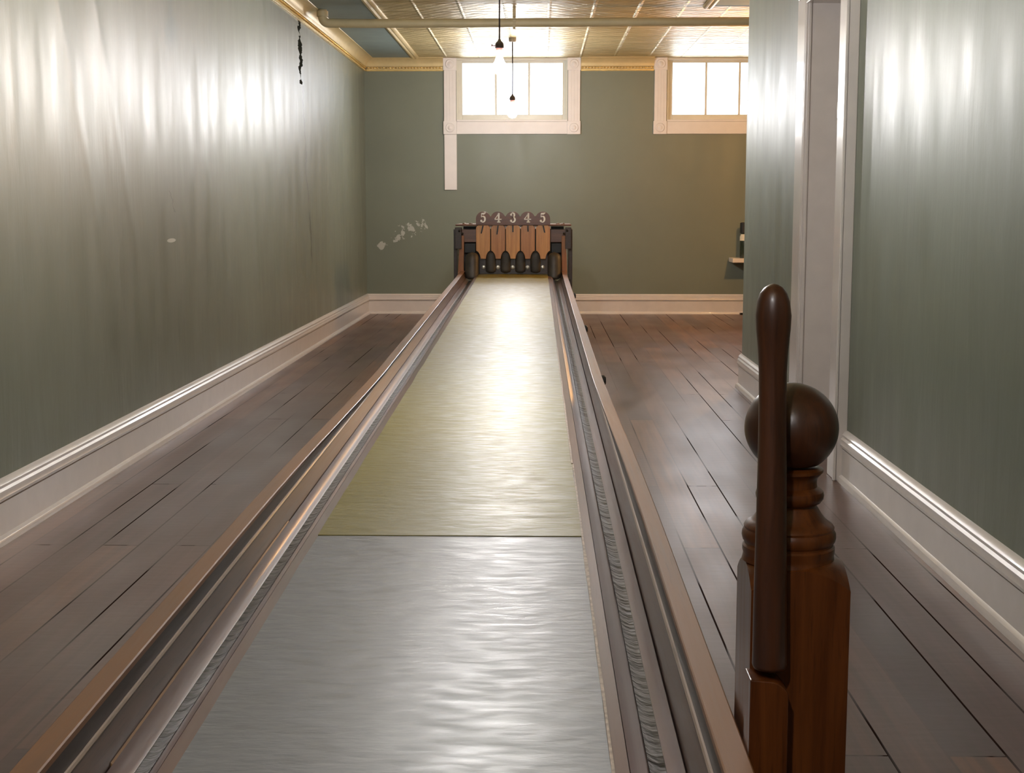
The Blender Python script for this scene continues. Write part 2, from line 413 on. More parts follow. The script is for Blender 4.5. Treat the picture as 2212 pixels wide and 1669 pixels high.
def ico(bm, c, r, sub=2, s=(1, 1, 1)):
    mtx = Matrix.Translation(c) @ Matrix.Diagonal((s[0], s[1], s[2], 1))
    bmesh.ops.create_icosphere(bm, subdivisions=sub, radius=r, matrix=mtx)
    return bm

# ------------------------------------------------------------------ room dimensions
XL, XR, YB, ZC = -2.03, 1.41, 16.31, 2.945
YF = -2.2; XE = 5.2; YC = 9.64; RC = 0.15        # front wall, far right wall, start of the rounded wall end
YD0, YD1, ZD = 6.47, 7.335, 2.30                  # doorway in the right wall

struct('floor', B(XL - 0.2, XE + 0.2, YF - 0.2, YB + 0.25, -0.1, 0.0), M['floor'])
bm = bmesh.new()
box(bm, XL - 0.2, XE + 0.2, YF - 0.2, YB + 0.25, ZC, ZC + 0.1, 0)
struct('ceiling', bm, M['tin'])
# flat painted borders of the ceiling
struct('trim_1', B(XL, -1.47, YF, YB, ZC - 0.006, ZC - 0.0005), M['border'])
struct('trim_2', B(1.47, XE, YF, 12.15, ZC - 0.006, ZC - 0.0005), M['border'])
# mouldings between border and tin field
def ceil_mould(name, x, s, y0, y1):
    prof = [(0, ZC - 0.001), (0, ZC - 0.012), (0.012, ZC - 0.022), (0.03, ZC - 0.026), (0.045, ZC - 0.014), (0.06, ZC - 0.024), (0.078, ZC - 0.02), (0.09, ZC - 0.008), (0.09, ZC - 0.001)]
    bm = prism(bmesh.new(), [(x + s * a, z) for a, z in prof], 'y', y0, y1)
    struct(name, bm, M['cove'], auto=40)
ceil_mould('trim_3', -1.475, 1, YF, YB - 0.1)
ceil_mould('trim_4', 1.475, -1, YF, 12.2)

struct('wall_left', B(XL - 0.2, XL, YF, YB, 0, ZC), M['wall_left'])
struct('wall_front', B(XL - 0.2, XE + 0.2, YF - 0.2, YF, 0, ZC), M['wall_plain'])
struct('wall_far_right', B(XE, XE + 0.2, YF, YB, 0, ZC), M['wall_plain'])

# back wall with three window openings
W = [(-0.965, 0.318), (1.458, 2.741), (3.88, 4.9)]
bm = bmesh.new(); ZW = 2.225
box(bm, XL - 0.2, XE + 0.2, YB, YB + 0.25, 0, ZW)
xs = [XL - 0.2] + [v for a in W for v in a] + [XE + 0.2]
for a, b_ in zip(xs[0::2], xs[1::2]): box(bm, a, b_, YB, YB + 0.25, ZW, ZC)
struct('wall_back', bm, M['wall_back'])

# right wall: near piece, head over the doorway, far piece with a rounded end
bm = bmesh.new()
box(bm, XR, XR + 0.22, YF, YD0, 0, ZC)
box(bm, XR, XR + 0.22, YD0, YD1, ZD, ZC)
arc = [(XR + RC - RC * math.cos(t), YC + RC * math.sin(t)) for t in [i * PI / 2 / 12 for i in range(13)]]
prism(bm, [(XR + 0.22, YD1), (XR, YD1)] + arc + [(XE, YC + RC), (XE, YC + RC - 0.2), (XR + 0.22, YC + RC - 0.2)], 'z', 0, ZC)
wr = struct('wall_right', bm, M['wall_right'], auto=30)
# door closed at the back of the opening
bm = B(XR + 0.225, XR + 0.265, YD0 - 0.05, YD1 + 0.05, 0.01, ZD + 0.03)
for z0, z1 in ((0.25, 0.95), (1.1, 2.1)):
    for y0, y1 in ((YD0 + 0.1, 6.85), (6.95, YD1 - 0.1)): box(bm, XR + 0.212, XR + 0.224, y0, y1, z0, z1)
struct('door_1', bm, M['trim'], bevel=0.004)
# door casing
bm = bmesh.new()
XF = XR - 0.052
box(bm, XF, XR + 0.0005, YD0 - 0.165, YD0 + 0.004, 0, ZD + 0.02)
box(bm, XF, XR + 0.0005, YD1 - 0.004, YD1 + 0.20, 0, ZD + 0.02)
box(bm, XF, XR + 0.0005, YD0 - 0.165, YD1 + 0.20, ZD + 0.02, ZD + 0.18)
box(bm, XF - 0.008, XF + 0.01, YD0 - 0.165, YD0 - 0.14, 0, ZD + 0.02)
box(bm, XF + 0.002, XR + 0.212, YD1 - 0.02, YD1 - 0.003, 0, ZD)       # far jamb board
box(bm, XF + 0.002, XR + 0.212, YD0 + 0.003, YD0 + 0.02, 0, ZD)
box(bm, XF + 0.002, XR + 0.212, YD0 + 0.003, YD1 - 0.003, ZD - 0.02, ZD)
box(bm, XF + 0.012, XF + 0.03, YD1 - 0.03, YD1 - 0.018, 0, ZD)        # bead on the far jamb
struct('trim_5', bm, M['trim'], bevel=0.004)

# baseboards
BP = [(0, 0), (0.042, 0), (0.042, 0.012), (0.036, 0.022), (0.027, 0.026), (0.022, 0.03), (0.022, 0.150), (0.017, 0.153), (0.017, 0.158),
      (0.030, 0.160), (0.033, 0.172), (0.028, 0.182), (0.030, 0.196), (0.022, 0.205), (0.024, 0.216), (0.012, 0.230), (0, 0.234)]
struct('baseboard_left', sweep(bmesh.new(), [(XL, YF), (XL, YB - 0.001)], BP, -1), M['trim'], auto=35)
struct('baseboard_back', sweep(bmesh.new(), [(XL, YB), (XE, YB)], BP, -1), M['trim'], auto=35)
struct('baseboard_right', sweep(bmesh.new(), [(XR, YF), (XR, YD0 - 0.166)], BP, 1), M['trim'], auto=35)
struct('baseboard_right_far', sweep(bmesh.new(), [(XR, YD1 + 0.201)] + arc + [(XE, YC + RC)], BP, 1), M['trim'], auto=35)

# crown mouldings
CP = [(0, ZC - 0.150), (0.016, ZC - 0.150), (0.020, ZC - 0.142), (0.020, ZC - 0.128), (0.012, ZC - 0.122), (0.012, ZC - 0.104), (0.030, ZC - 0.100), (0.034, ZC - 0.092)]
CV = [(0.034 + 0.08 * (1 - math.cos(t)), ZC - 0.092 + 0.082 * math.sin(t)) for t in [i * PI / 2 / 8 for i in range(9)]]
CP = CP + [(a, z) for a, z in CV[1:]] + [(0.118, ZC - 0.001), (0, ZC - 0.001)]
def crown(name, path, side, label=None):
    o = struct(name, sweep(bmesh.new(), path, CP, side), M['cove'], auto=40)
    return o
def beads(name, p0, p1, n, parent):
    bm = bmesh.new(); p0 = Vector(p0); p1 = Vector(p1); L = (p1 - p0).length; k = int(L / 0.036)
    d = (p1 - p0).normalized()
    for i in range(k):
        c = p0 + d * (0.018 + i * 0.036)
        bmesh.ops.create_icosphere(bm, subdivisions=1, radius=0.0135, matrix=Matrix.Translation(c) @ Matrix.Diagonal((1, 1.15, 0.8, 1)))
    o = obj(name, bm, M['gold'], parent, smooth=True); return o
c1 = crown('trim_6', [(XL, YF), (XL, YB)], -1)
beads('beading', (XL + 0.02, YF, ZC - 0.113), (XL + 0.02, YB - 0.02, ZC - 0.113), 0, c1)
part('picture_rail', prism(bmesh.new(), [(XL, ZC - 0.151), (XL + 0.024, ZC - 0.148), (XL + 0.026, ZC - 0.135), (XL, ZC - 0.130)], 'y', YF, YB), M['gold'], c1, auto=60)
for i, (a, b_) in enumerate(((XL + 0.03, -1.116), (0.469, 1.307), (2.893, 3.73))):
    c2 = crown('trim_%d' % (7 + i), [(a, YB), (b_, YB)], -1)
    beads('beading', (a, YB - 0.02, ZC - 0.113), (b_, YB - 0.02, ZC - 0.113), 0, c2)
    part('picture_rail', prism(bmesh.new(), [(YB, ZC - 0.151), (YB - 0.024, ZC - 0.148), (YB - 0.026, ZC - 0.135), (YB, ZC - 0.130)], 'x', a, b_), M['gold'], c2, auto=60)

# ------------------------------------------------------------------ windows
def window(n, x0, x1, full=True):
    """x0, x1: clear opening"""
    cw = 0.147
    root = thing('window_%d' % n, None, None, (x0 + (x1 - x0) / 2, YB, ZW), kind='structure')
    y0 = YB - 0.024
    for a, b_ in ((x0 - cw, x0), (x1, x1 + cw)):
        bm = B(a + 0.004, b_ - 0.004, y0, YB + 0.002, 2.228, 2.805)
        for k in range(3):
            xx = a + 0.035 + k * 0.035
            box(bm, xx, xx + 0.01, y0 - 0.002, y0 + 0.002, 2.228, 2.805)
        part('casing_board', bm, M['trim_window'], root, bevel=0.003)
        for zc, hh in ((2.153, 0.075), (2.873, 0.07)):
            bm = B(a - 0.004, b_ + 0.002, y0 - 0.010, YB + 0.002, zc - hh, zc + hh)
            blk = part('corner_block', bm, M['trim_window'], root, bevel=0.003)
            # turned rosette on the block
            bm = bmesh.new(); cx = (a + b_) / 2
            prof = [(0.052, 0), (0.052, 0.004), (0.044, 0.008), (0.036, 0.004), (0.026, 0.003), (0.020, 0.010), (0.008, 0.013), (0.0, 0.0135)]
            rings = [[(cx + max(r, 1e-5) * math.cos(2 * PI * i / 24), y0 - 0.010 - d, zc + max(r, 1e-5) * math.sin(2 * PI * i / 24)) for i in range(24)] for r, d in prof]
            rings_to_mesh(bm, rings); ORG[blk.name] = ORG[root.name]
            part('rosette', bm, M['trim_window'], blk, smooth=True)
    part('apron_board', B(x0 + 0.002, x1 - 0.002, y0, YB + 0.002, 2.081, 2.222), M['trim_window'], root, bevel=0.004)
    part('sill', B(x0 + 0.002, x1 - 0.002, y0 - 0.004, YB + 0.20, 2.222, 2.245), M['trim_window'], root, bevel=0.004)
    # sash
    ys0, ys1 = YB + 0.03, YB + 0.07; sx0, sx1 = x0 + 0.069, x1 - 0.060; sz0, sz1 = 2.305, 2.888
    bm = bmesh.new()
    box(bm, x0, sx0, ys0, ys1, 2.245, ZC); box(bm, sx1, x1, ys0, ys1, 2.245, ZC)
    box(bm, sx0, sx1, ys0, ys1, 2.245, sz0); box(bm, sx0, sx1, ys0, ys1, sz1, ZC)
    box(bm, x0, x0 + 0.022, YB - 0.004, ys0, 2.245, ZC); box(bm, x1 - 0.022, x1, YB - 0.004, ys0, 2.245, ZC)
    box(bm, x0, x1, YB - 0.015, ys0, ZC - 0.03, ZC - 0.001)
    part('sash', bm, M['sash'], root, bevel=0.004)
    for k in (1, 2):
        xm = sx0 + (sx1 - sx0) * k / 3
        part('mullion', B(xm - 0.0125, xm + 0.0125, ys0 + 0.004, ys1 - 0.004, sz0, sz1), M['sash'], root, bevel=0.003)
    # rounded corners of the lights
    part('pane', B(sx0, sx1, ys0 + 0.018, ys0 + 0.021, sz0, sz1), M['glass'], root)
    portal(sx0, sx1, sz0, sz1, YB + 0.30)
for i, (a, b_) in enumerate(W): window(i + 1, a, b_)
struct('trim_10', B(-1.107, -0.964, YB - 0.022, YB + 0.001, 1.442, 2.077), M['trim_window'], bevel=0.003)

# ------------------------------------------------------------------ ceiling pipe
YP, ZP, RP = 12.3, 2.825, 0.038
t = thing('ceiling_pipe', 'cream painted pipe running across the room just below the tin ceiling', 'pipe', (XL + 0.16, YP, ZP))
pts = [(-1.885, YP, ZC - 0.002), (-1.885, YP, ZP + 0.05)] + [(-1.885 + 0.05 * (1 - math.cos(a)), YP, ZP + 0.05 - 0.05 * math.sin(a)) for a in [i * PI / 2 / 6 for i in range(1, 7)]]
pts += [(x, YP, ZP + 0.004 * math.sin(x)) for x in (-1.5, -0.5, 0.5, 1.5, 2.5, 3.5, 4.5, XE - 0.005)]
part('pipe_run', tube(bmesh.new(), pts, RP, 20), M['pipe'], t, smooth=True)
bm = lathe(bmesh.new(), -1.885, YP, [(0.05, ZP + 0.055), (0.05, ZP + 0.10), (0.0, ZP + 0.10)], 20)
part('elbow_collar', bm, M['pipe'], t, auto=40)
for xh in (-0.225, 3.4):
    bm = bmesh.new()
    ring = [(xh, YP + 0.045 * math.cos(a), ZP + 0.045 * math.sin(a)) for a in [i * 2 * PI / 20 for i in range(21)]]
    for a, b_ in zip(ring, ring[1:]): tube(bm, [(xh - 0.012, a[1], a[2]), (xh + 0.012, a[1], a[2])], 0.008, 6)
    tube(bm, [(xh, YP, ZP + 0.04), (xh, YP, ZC - 0.001)], 0.014, 10)
    part('hanger', bm, M['pipe'], t, smooth=False)

# ------------------------------------------------------------------ pendant lamps
def pendant(x, y, zs, label, m_bulb, group='bare bulb pendants'):
    """zs: top of the socket"""
    t = thing('pendant_lamp', label, 'lamp', (x, y, ZC), group)
    part('canopy', lathe(bmesh.new(), x, y, [(0.0, ZC - 0.001), (0.038, ZC - 0.001), (0.038, ZC - 0.030), (0.030, ZC - 0.042), (0.0, ZC - 0.042)], 24), M['canopy'], t, auto=40)
    part('cord', tube(bmesh.new(), [(x, y, ZC - 0.04), (x + 0.001, y, (ZC + zs) / 2), (x, y, zs - 0.005)], 0.0055, 8), M['cord'], t, smooth=True)
    s = part('socket', lathe(bmesh.new(), x, y, [(0.0, zs), (0.008, zs), (0.012, zs - 0.012), (0.026, zs - 0.026), (0.030, zs - 0.040), (0.030, zs - 0.062), (0.0, zs - 0.062)], 24), M['socket'], t, auto=40)
    ORG[s.name] = ORG[t.name]
    part('switch_key', tube(bmesh.new(), [(x - 0.028, y, zs - 0.046), (x - 0.046, y, zs - 0.046), (x - 0.047, y, zs - 0.046), (x - 0.056, y, zs - 0.046)], [0.004, 0.004, 0.010, 0.010], 8), M['socket'], s)
    part('socket_collar', lathe(bmesh.new(), x, y, [(0.0, zs - 0.0622), (0.025, zs - 0.0622), (0.025, zs - 0.078), (0.018, zs - 0.092), (0.0, zs - 0.092)], 24), M['copper'], s, auto=40)
    b0 = zs - 0.0925
    prof = [(0.0, b0), (0.015, b0), (0.017, b0 - 0.02), (0.028, b0 - 0.045)]
    prof += [(0.050 * math.cos(a), b0 - 0.098 - 0.050 * math.sin(a)) for a in [-0.85 + i * (PI / 2 + 0.85) / 10 for i in range(11)]]
    part('bulb', lathe(bmesh.new(), x, y, prof, 24), m_bulb, t, smooth=True)
    return t
pendant(-0.281, 9.8, 2.395, 'bare bulb on a long black cord, the nearer of the two visible ones', M['bulb'])
pendant(-0.281, 14.4, 2.385, 'bare bulb hanging from a tan canopy just in front of the back window', M['bulb'])
pendant(-0.281, 5.2, 2.385, 'added bare bulb above the middle of the lane, out of the picture at the top', M['bulb'])  # unseen lamp, added to light the middle of the lane
pendant(-0.281, 0.1, 2.385, 'added bare bulb above the near end of the lane, out of view', M['bulb'])  # another unseen lamp, added to brighten the near end
pendant(2.5, 13.0, 2.385, 'warm bare bulb hanging round the corner at the right of the back room', M['bulb_warm'])

# ------------------------------------------------------------------ the bowling lane
SL, Z0 = 0.0170076, 0.3637
def xc(y): return -0.2167 - 0.0029 * y
def zl(y): return Z0 + SL * y
YN, YE = 0.95, 13.575                      # near and far end of the lane
stations = [YN + (YE - YN) * i / 60 for i in range(61)]
def hz(y):                                  # height factor of the raised side boards, lower at the far end
    t = min(1, max(0, (y - 3.3) / 3.2)); t = t * t * (3 - 2 * t); return 1 - 0.45 * t
def lane_strip(bm, side, prof, ys=stations, wob=0.0, seed=0):
    """prof: (s, z) offsets from the mat edge, closed polygon swept along the lane"""
    rings = []
    for y in ys:
        k = hz(y); r = []
        for s, z in prof:
            zz = z * (k if z > 0 else 1); ss = s
            if s > 0.15: ss = s - 0.017 * (1 - (k - 0.55) / 0.45)
            if wob: ss += wob * (noise.noise(Vector((y * 1.3, seed, s * 3)))); zz += wob * 0.7 * noise.noise(Vector((y * 1.1, seed + 9, s * 3)))
            r.append((xc(y) + side * (0.335 + ss), y, zl(y) + zz))
        rings.append(r)
    return rings_to_mesh(bm, rings)
lane = thing('bowling_lane', 'long antique table bowling lane on low legs running down the room to the target machine', 'bowling lane', (-0.25, 1.0, 0))
# bed under the mats
part('bed_board', lane_strip(bmesh.new(), 1, [(-0.67, -0.004), (0.0, -0.004), (0.0, -0.05), (-0.67, -0.05)]), M['gutter_wood'], lane)
def mat_strip(name, y0, y1, s0, s1, zt, m, wob=0):
    ys = [y0 + (y1 - y0) * i / 60 for i in range(61)]
    bm = bmesh.new(); rings = []
    for y in ys:
        w1 = wob * noise.noise(Vector((y * 3, 1, 0))); w2 = wob * noise.noise(Vector((y * 3, 5, 0)))
        rings.append([(xc(y) + s0 + w1, y, zl(y) + zt - 0.0035), (xc(y) + s1 + w2, y, zl(y) + zt - 0.0035), (xc(y) + s1 + w2, y, zl(y) + zt), (xc(y) + s0 + w1, y, zl(y) + zt)])
    return part(name, rings_to_mesh(bm, rings), m, lane)
YM = 3.44
o = mat_strip('playing_surface', YM, 13.575, -0.335, 0.3345, 0.0015, M['mat_yellow'], 0.004); o['label'] = 'olive yellow varnished playing surface'
o = mat_strip('playing_surface', YN, YM + 0.03, -0.334, 0.334, -0.0005, M['mat_grey'], 0.003); o['label'] = 'silver grey varnished playing surface'
o = mat_strip('surface_edging', YN, 4.35, 0.334, 0.3395, 0.001, M['mat_edge'], 0.003)
o = mat_strip('surface_edging', 4.35, 7.5, 0.331, 0.3365, 0.004, M['mat_edge'], 0.002)
for side in (1, -1):
    # flat strip beside the mat
    part('lane_edge_board', lane_strip(bmesh.new(), side, [(0.001, -0.006), (0.028, -0.010), (0.028, -0.05), (0.001, -0.05)]), M['gutter_wood'], lane)
    curve = [(0.0295, -0.011), (0.040, -0.018), (0.050, -0.030), (0.060, -0.043), (0.066, -0.050)]
    part('gutter_inner', lane_strip(bmesh.new(), side, curve + [(0.066, -0.085), (0.0295, -0.085)]), M['gutter_wood'], lane, smooth=True).data.set_sharp_from_angle(angle=0.9)
    ys = [YN + (YE - YN) * i / 700 for i in range(701)]
    bm = bmesh.new(); rings = []
    for i, y in enumerate(ys):
        c_ = 0.0024 * noise.noise(Vector((y * 22, side * 3, 0))) + 0.0012 * noise.noise(Vector((y * 60, side * 3, 0)))
        rings.append([(xc(y) + side * (0.335 + s), y, zl(y) + z + (c_ if z > -0.07 else 0) * (1 if 0 < q < 3 else 0.5)) for q, (s, z) in enumerate([(0.067, -0.050), (0.076, -0.056), (0.087, -0.060), (0.096, -0.060), (0.096, -0.085), (0.067, -0.085)])])
    part('gutter_lining', rings_to_mesh(bm, rings), M['crinkle'], lane, auto=70, label='crinkled dark grey gutter lining')
    curve = [(0.0965, -0.0595), (0.104, -0.055), (0.111, -0.046), (0.116, -0.036), (0.1185, -0.028)]
    part('gutter_outer', lane_strip(bmesh.new(), side, curve + [(0.1185, -0.085), (0.0965, -0.085)], wob=0.0003, seed=side), M['gutter_wood'], lane, smooth=True).data.set_sharp_from_angle(angle=0.9)
    part('side_board', lane_strip(bmesh.new(), side, [(0.1225, -0.030), (0.143, 0.010), (0.160, 0.010), (0.160, -0.11), (0.1225, -0.11)], wob=0.0008, seed=4 + side), M['board_wood'], lane)
    part('bead_moulding', lane_strip(bmesh.new(), side, [(0.1425, 0.0105), (0.1415, 0.0145), (0.144, 0.0185), (0.150, 0.0185), (0.150, 0.0105)]), M['bead_wood'], lane)
    part('rail_face', lane_strip(bmesh.new(), side, [(0.1475, 0.019), (0.1515, 0.048), (0.160, 0.048), (0.160, 0.019)]), M['dark_board'], lane)
    part('rail_cap', lane_strip(bmesh.new(), side, [(0.1500, 0.0485), (0.1505, 0.0575), (0.153, 0.0595), (0.191, 0.0600), (0.1935, 0.058), (0.1940, 0.0485)], wob=0.0012, seed=7 + side), M['rail_wood'], lane)
    part('apron', lane_strip(bmesh.new(), side, [(0.161, 0.048), (0.186, 0.048), (0.186, -0.13), (0.161, -0.13)]), M['dark_board'], lane)
    # short pale sliver where the gutter has lifted from the board (left side only)
bm = lane_strip(bmesh.new(), -1, [(0.1188, -0.030), (0.1222, -0.026), (0.1222, -0.034), (0.1188, -0.036)], ys=[2.1 + i * 0.1 for i in range(17)])
part('filler_strip', bm, M['pale_strip'], lane)
# legs in pairs and their bolts on the right side
for y in (1.3, 4.0, 6.45, 8.75, 11.35, 13.2):
    for side in (-1, 1):
        x = xc(y) + side * 0.5; zt = zl(y) - 0.12
        bm = bmesh.new()
        prism(bm, [(x - 0.03, zt), (x + 0.03, zt), (x + side * 0.035 + 0.02, 0.02), (x + side * 0.035 - 0.02, 0.02)], 'y', y - 0.02, y + 0.02)
        box(bm, x + side * 0.035 - 0.045, x + side * 0.035 + 0.045, y - 0.035, y + 0.035, 0.0, 0.022)
        part('leg', bm, M['black_iron'], lane, bevel=0.004)
        if side < 0: continue
        xb = xc(y) + side * 0.5045
        bm = tube(bmesh.new(), [(xb, y, zl(y) - 0.03), (xb + side * 0.034, y, zl(y) - 0.03), (xb + side * 0.042, y, zl(y) - 0.03)], [0.026, 0.026, 0.016], 14)
        box(bm, min(xb, xb + side * 0.014), max(xb, xb + side * 0.014), y - 0.035, y + 0.035, zl(y) - 0.1, zl(y) - 0.002)
        part('leg_bracket', bm, M['black_iron'], lane)
    part('cross_beam', B(xc(y) - 0.5, xc(y) + 0.5, y - 0.03, y + 0.03, zl(y) - 0.14, zl(y) - 0.09), M['dark_board'], lane)

# ------------------------------------------------------------------ target machine
YMc = 13.6; XM = -0.256; PX = 0.0045
def mx(px): return XM + (px - 1109) * PX
def mz(py): return 1.067 - (py - 487) * 0.00450
mach = thing('target_machine', 'wooden target machine with five hanging paddles and a numbered board at the lane end', 'game machine', (XM, YMc, 0))
for s, xo in ((-1, mx(988)), (1, mx(1228))):
    # side frames standing on the floor
    bm = prism(bmesh.new(), [(YMc + 0.02, 0.0), (YMc + 0.62, 0.0), (YMc + 0.62, 1.03), (YMc + 0.02, 1.03)], 'x', xo - 0.018 + s * 0.022, xo + 0.018 + s * 0.022)
    part('side_panel', bm, M['dark_board'], mach, bevel=0.003)
for s, (a0, a1, b0, b1) in ((-1, (988, 1001, 993.5, 1002.5)), (1, (1214, 1226, 1213, 1222))):
    bm = bmesh.new()
    zt, zb = mz(509), mz(601)
    rings_to_mesh(bm, [[(mx(a0), YMc - 0.018, zb), (mx(a1), YMc - 0.018, zb), (mx(a1), YMc + 0.03, zb), (mx(a0), YMc + 0.03, zb)],
                       [(mx(b0), YMc - 0.02, zt), (mx(b1), YMc - 0.02, zt), (mx(b1), YMc + 0.03, zt), (mx(b0), YMc + 0.03, zt)]])
    part('front_post', bm, M['machine_orange'], mach, bevel=0.003)
for s, (a, b_) in ((-1, (983, 997)), (1, (1221, 1234))):
    bm = B(mx(a), mx(b_), YMc - 0.045, YMc + 0.05, mz(537), mz(491))
    part('end_bracket', bm, M['dark_board'], mach, bevel=0.004)
    bm = bmesh.new(); xx = mx((a + b_) / 2) - s * 0.012
    for k in range(2): ico(bm, (xx - s * 0.03 * k, YMc - 0.05, mz(498 + 6 * k)), 0.012, 2)
    part('bolt', bm, M['black_iron'], mach, smooth=True)
part('top_plank', B(mx(984), mx(1234), YMc - 0.05, YMc + 0.62, mz(488), mz(484)), M['machine_brown'], mach, bevel=0.006, label='thin dark brown top plank')
for px in (1003, 1017, 1205, 1216):
    bm = lathe(bmesh.new(), mx(px), YMc - 0.01, [(0.02, mz(484.2)), (0.018, mz(482.6)), (0.008, mz(481.6)), (0.0, mz(481.4))], 16)
    part('knob', bm, M['machine_brown'], mach, smooth=True)
part('back_beam', B(mx(997), mx(1222), YMc + 0.0, YMc + 0.04, mz(523), mz(495)), M['machine_brown'], mach, bevel=0.003)
part('back_board', B(mx(1000), mx(1218), YMc + 0.05, YMc + 0.08, zl(YMc) - 0.02, mz(489)), M['black'], mach)
for a, b_ in ((1003, 1027), (1191, 1213)):
    part('black_box', B(mx(a), mx(b_), YMc + 0.0, YMc + 0.045, mz(546), mz(525)), M['black_iron'], mach, bevel=0.004)  # plain black box below the brown beam at each end
# number board with five scallops
cxs = [1044.3, 1076.0, 1108.0, 1139.7, 1172.4]
pts = [(mx(1188.4), mz(485.5)), (mx(1029), mz(485.5))]
pts = [(mx(1188.4), mz(485.5))]
R_ = 15.9
for cpx in reversed(cxs):
    a0 = 20 if cpx != cxs[-1] else -5
    a1 = 160 if cpx != cxs[0] else 185
    for a in range(a0, a1 + 1, 10):
        pts.append((mx(cpx + R_ * math.cos(math.radians(a))), mz(472.8 - R_ * math.sin(math.radians(a)))))
pts.append((mx(1028.6), mz(485.5)))
YNB = YMc - 0.062
nb = part('number_board', prism(bmesh.new(), pts, 'y', YNB, YNB + 0.02), M['number_board'], mach, bevel=0.002)
ORG[nb.name] = ORG[mach.name]
GLY = {
 '5': [([(.27, .93), (.5, .90), (.66, .93), (.84, 1.0)], [.10, .17, .15, .04]), ([(.28, .95), (.25, .54)], [.09, .08]),
       ([(.25, .54), (.36, .61), (.52, .62), (.67, .54), (.73, .38), (.70, .20), (.56, .06), (.38, .03), (.22, .10)], [.05, .08, .12, .18, .21, .19, .12, .08, .06]), ([(.24, .16), (.26, .17)], [.20, .20])],
 '4': [([(.60, .98), (.34, .62), (.06, .35)], [.08, .08, .08]), ([(.04, .32), (.98, .32)], [.09, .09]), ([(.60, .98), (.60, .04)], [.20, .20]), ([(.38, .03), (.84, .03)], [.08, .08])],
 '3': [([(.27, .80), (.27, .82)], [.19, .19]), ([(.24, .86), (.38, .97), (.55, .97), (.69, .87), (.70, .71), (.58, .57), (.40, .53)], [.05, .08, .12, .19, .19, .11, .06]),
       ([(.40, .53), (.60, .51), (.75, .40), (.78, .24), (.66, .08), (.45, .02), (.26, .08)], [.06, .10, .18, .21, .16, .09, .06]), ([(.26, .17), (.27, .18)], [.20, .20])]}
def glyph(ch, cx, cz, w_, h_, y):
    bm = bmesh.new()
    for pl, wd in GLY[ch]:
        wd = [q_ * 1.2 for q_ in wd]
        # resample the stroke smoothly
        pp = []
        for i in range(len(pl) - 1):
            for k in range(6):
                tt = k / 6; p0 = Vector(pl[max(i - 1, 0)]); p1 = Vector(pl[i]); p2 = Vector(pl[i + 1]); p3 = Vector(pl[min(i + 2, len(pl) - 1)])
                q = 0.5 * ((2 * p1) + (p2 - p0) * tt + (2 * p0 - 5 * p1 + 4 * p2 - p3) * tt ** 2 + (3 * p1 - p0 - 3 * p2 + p3) * tt ** 3) if len(pl) > 2 else p1.lerp(p2, tt)
                pp.append((q, wd[i] * (1 - tt) + wd[i + 1] * tt))
        pp.append((Vector(pl[-1]), wd[-1]))
        S = lambda p: (cx + (p.x - 0.5) * w_, cz + (p.y - 0.5) * h_)
        rd = len(wd) == 2 and wd[0] > 0.15 and (Vector(pl[0]) - Vector(pl[1])).length < 0.1
        if rd:
            a = S(pp[0][0]); r = wd[0] / 2 * h_
            prism(bm, [(a[0] + r * math.cos(2 * PI * i / 16), a[1] + r * math.sin(2 * PI * i / 16)) for i in range(16)], 'y', y - 0.0022, y)
            continue
        rings = []
        for i, (q, wd_) in enumerate(pp):
            d = (pp[min(i + 1, len(pp) - 1)][0] - pp[max(i - 1, 0)][0]).normalized(); n_ = Vector((-d.y, d.x)) * wd_ / 2
            a = S(q + n_); c_ = S(q - n_)
            rings.append([(a[0], y - 0.002, a[1]), (c_[0], y - 0.002, c_[1]), (c_[0], y, c_[1]), (a[0], y, a[1])])
        rings_to_mesh(bm, rings)
    return bm
for ch, cpx in zip('54345', cxs):
    part('numeral', glyph(ch, mx(cpx), mz(469.8), 0.072, 0.092, YNB - 0.0005), M['white_paint'], nb, label='white painted numeral ' + ch)
# paddles
part('paddle_backing', B(mx(1029), mx(1190), YMc - 0.022, YMc - 0.012, mz(545), mz(486)), M['black'], mach)
part('backing_strip', B(mx(1030), mx(1190), YMc - 0.024, YMc - 0.022, mz(494), mz(486.5)), M['white_paint'], mach)
pcs = [1043.8, 1076.2, 1108.2, 1140.3, 1173.2]
for i, cpx in enumerate(pcs):
    half = [(10.5, 486.2), (15.1, 491.0), (15.1, 541.0)]
    for k in range(1, 9):
        a = k / 8 * PI / 2
        half.append((15.1 - 9.4 * math.sin(a) * 1.0, 541.0 + 17.0 * (1 - math.cos(a)) ** 0.85))
    half[-1] = (5.4, 558.3)
    pl = [(mx(cpx + a), mz(b_)) for a, b_ in half] + [(mx(cpx - a), mz(b_)) for a, b_ in reversed(half)]
    pd = part('paddle', prism(bmesh.new(), pl, 'y', YMc - 0.052, YMc - 0.027), M['maple_dark'] if i in (1, 3) else M['maple'], mach, bevel=0.002)
    ORG[pd.name] = ORG[mach.name]
    tl = (-4, -2.5, 0, 0.5, 3.5)[i]
    bm = bmesh.new(); zt, zb = mz(487), mz((504, 506, 501, 500, 502)[i])
    prism(bm, [(mx(cpx - 1.6), zt), (mx(cpx + 1.6), zt), (mx(cpx + 1.4 + tl), zb), (mx(cpx - 1.4 + tl), zb)], 'y', YMc - 0.058, YMc - 0.050)
    part('peg', bm, M['black_iron'], pd)
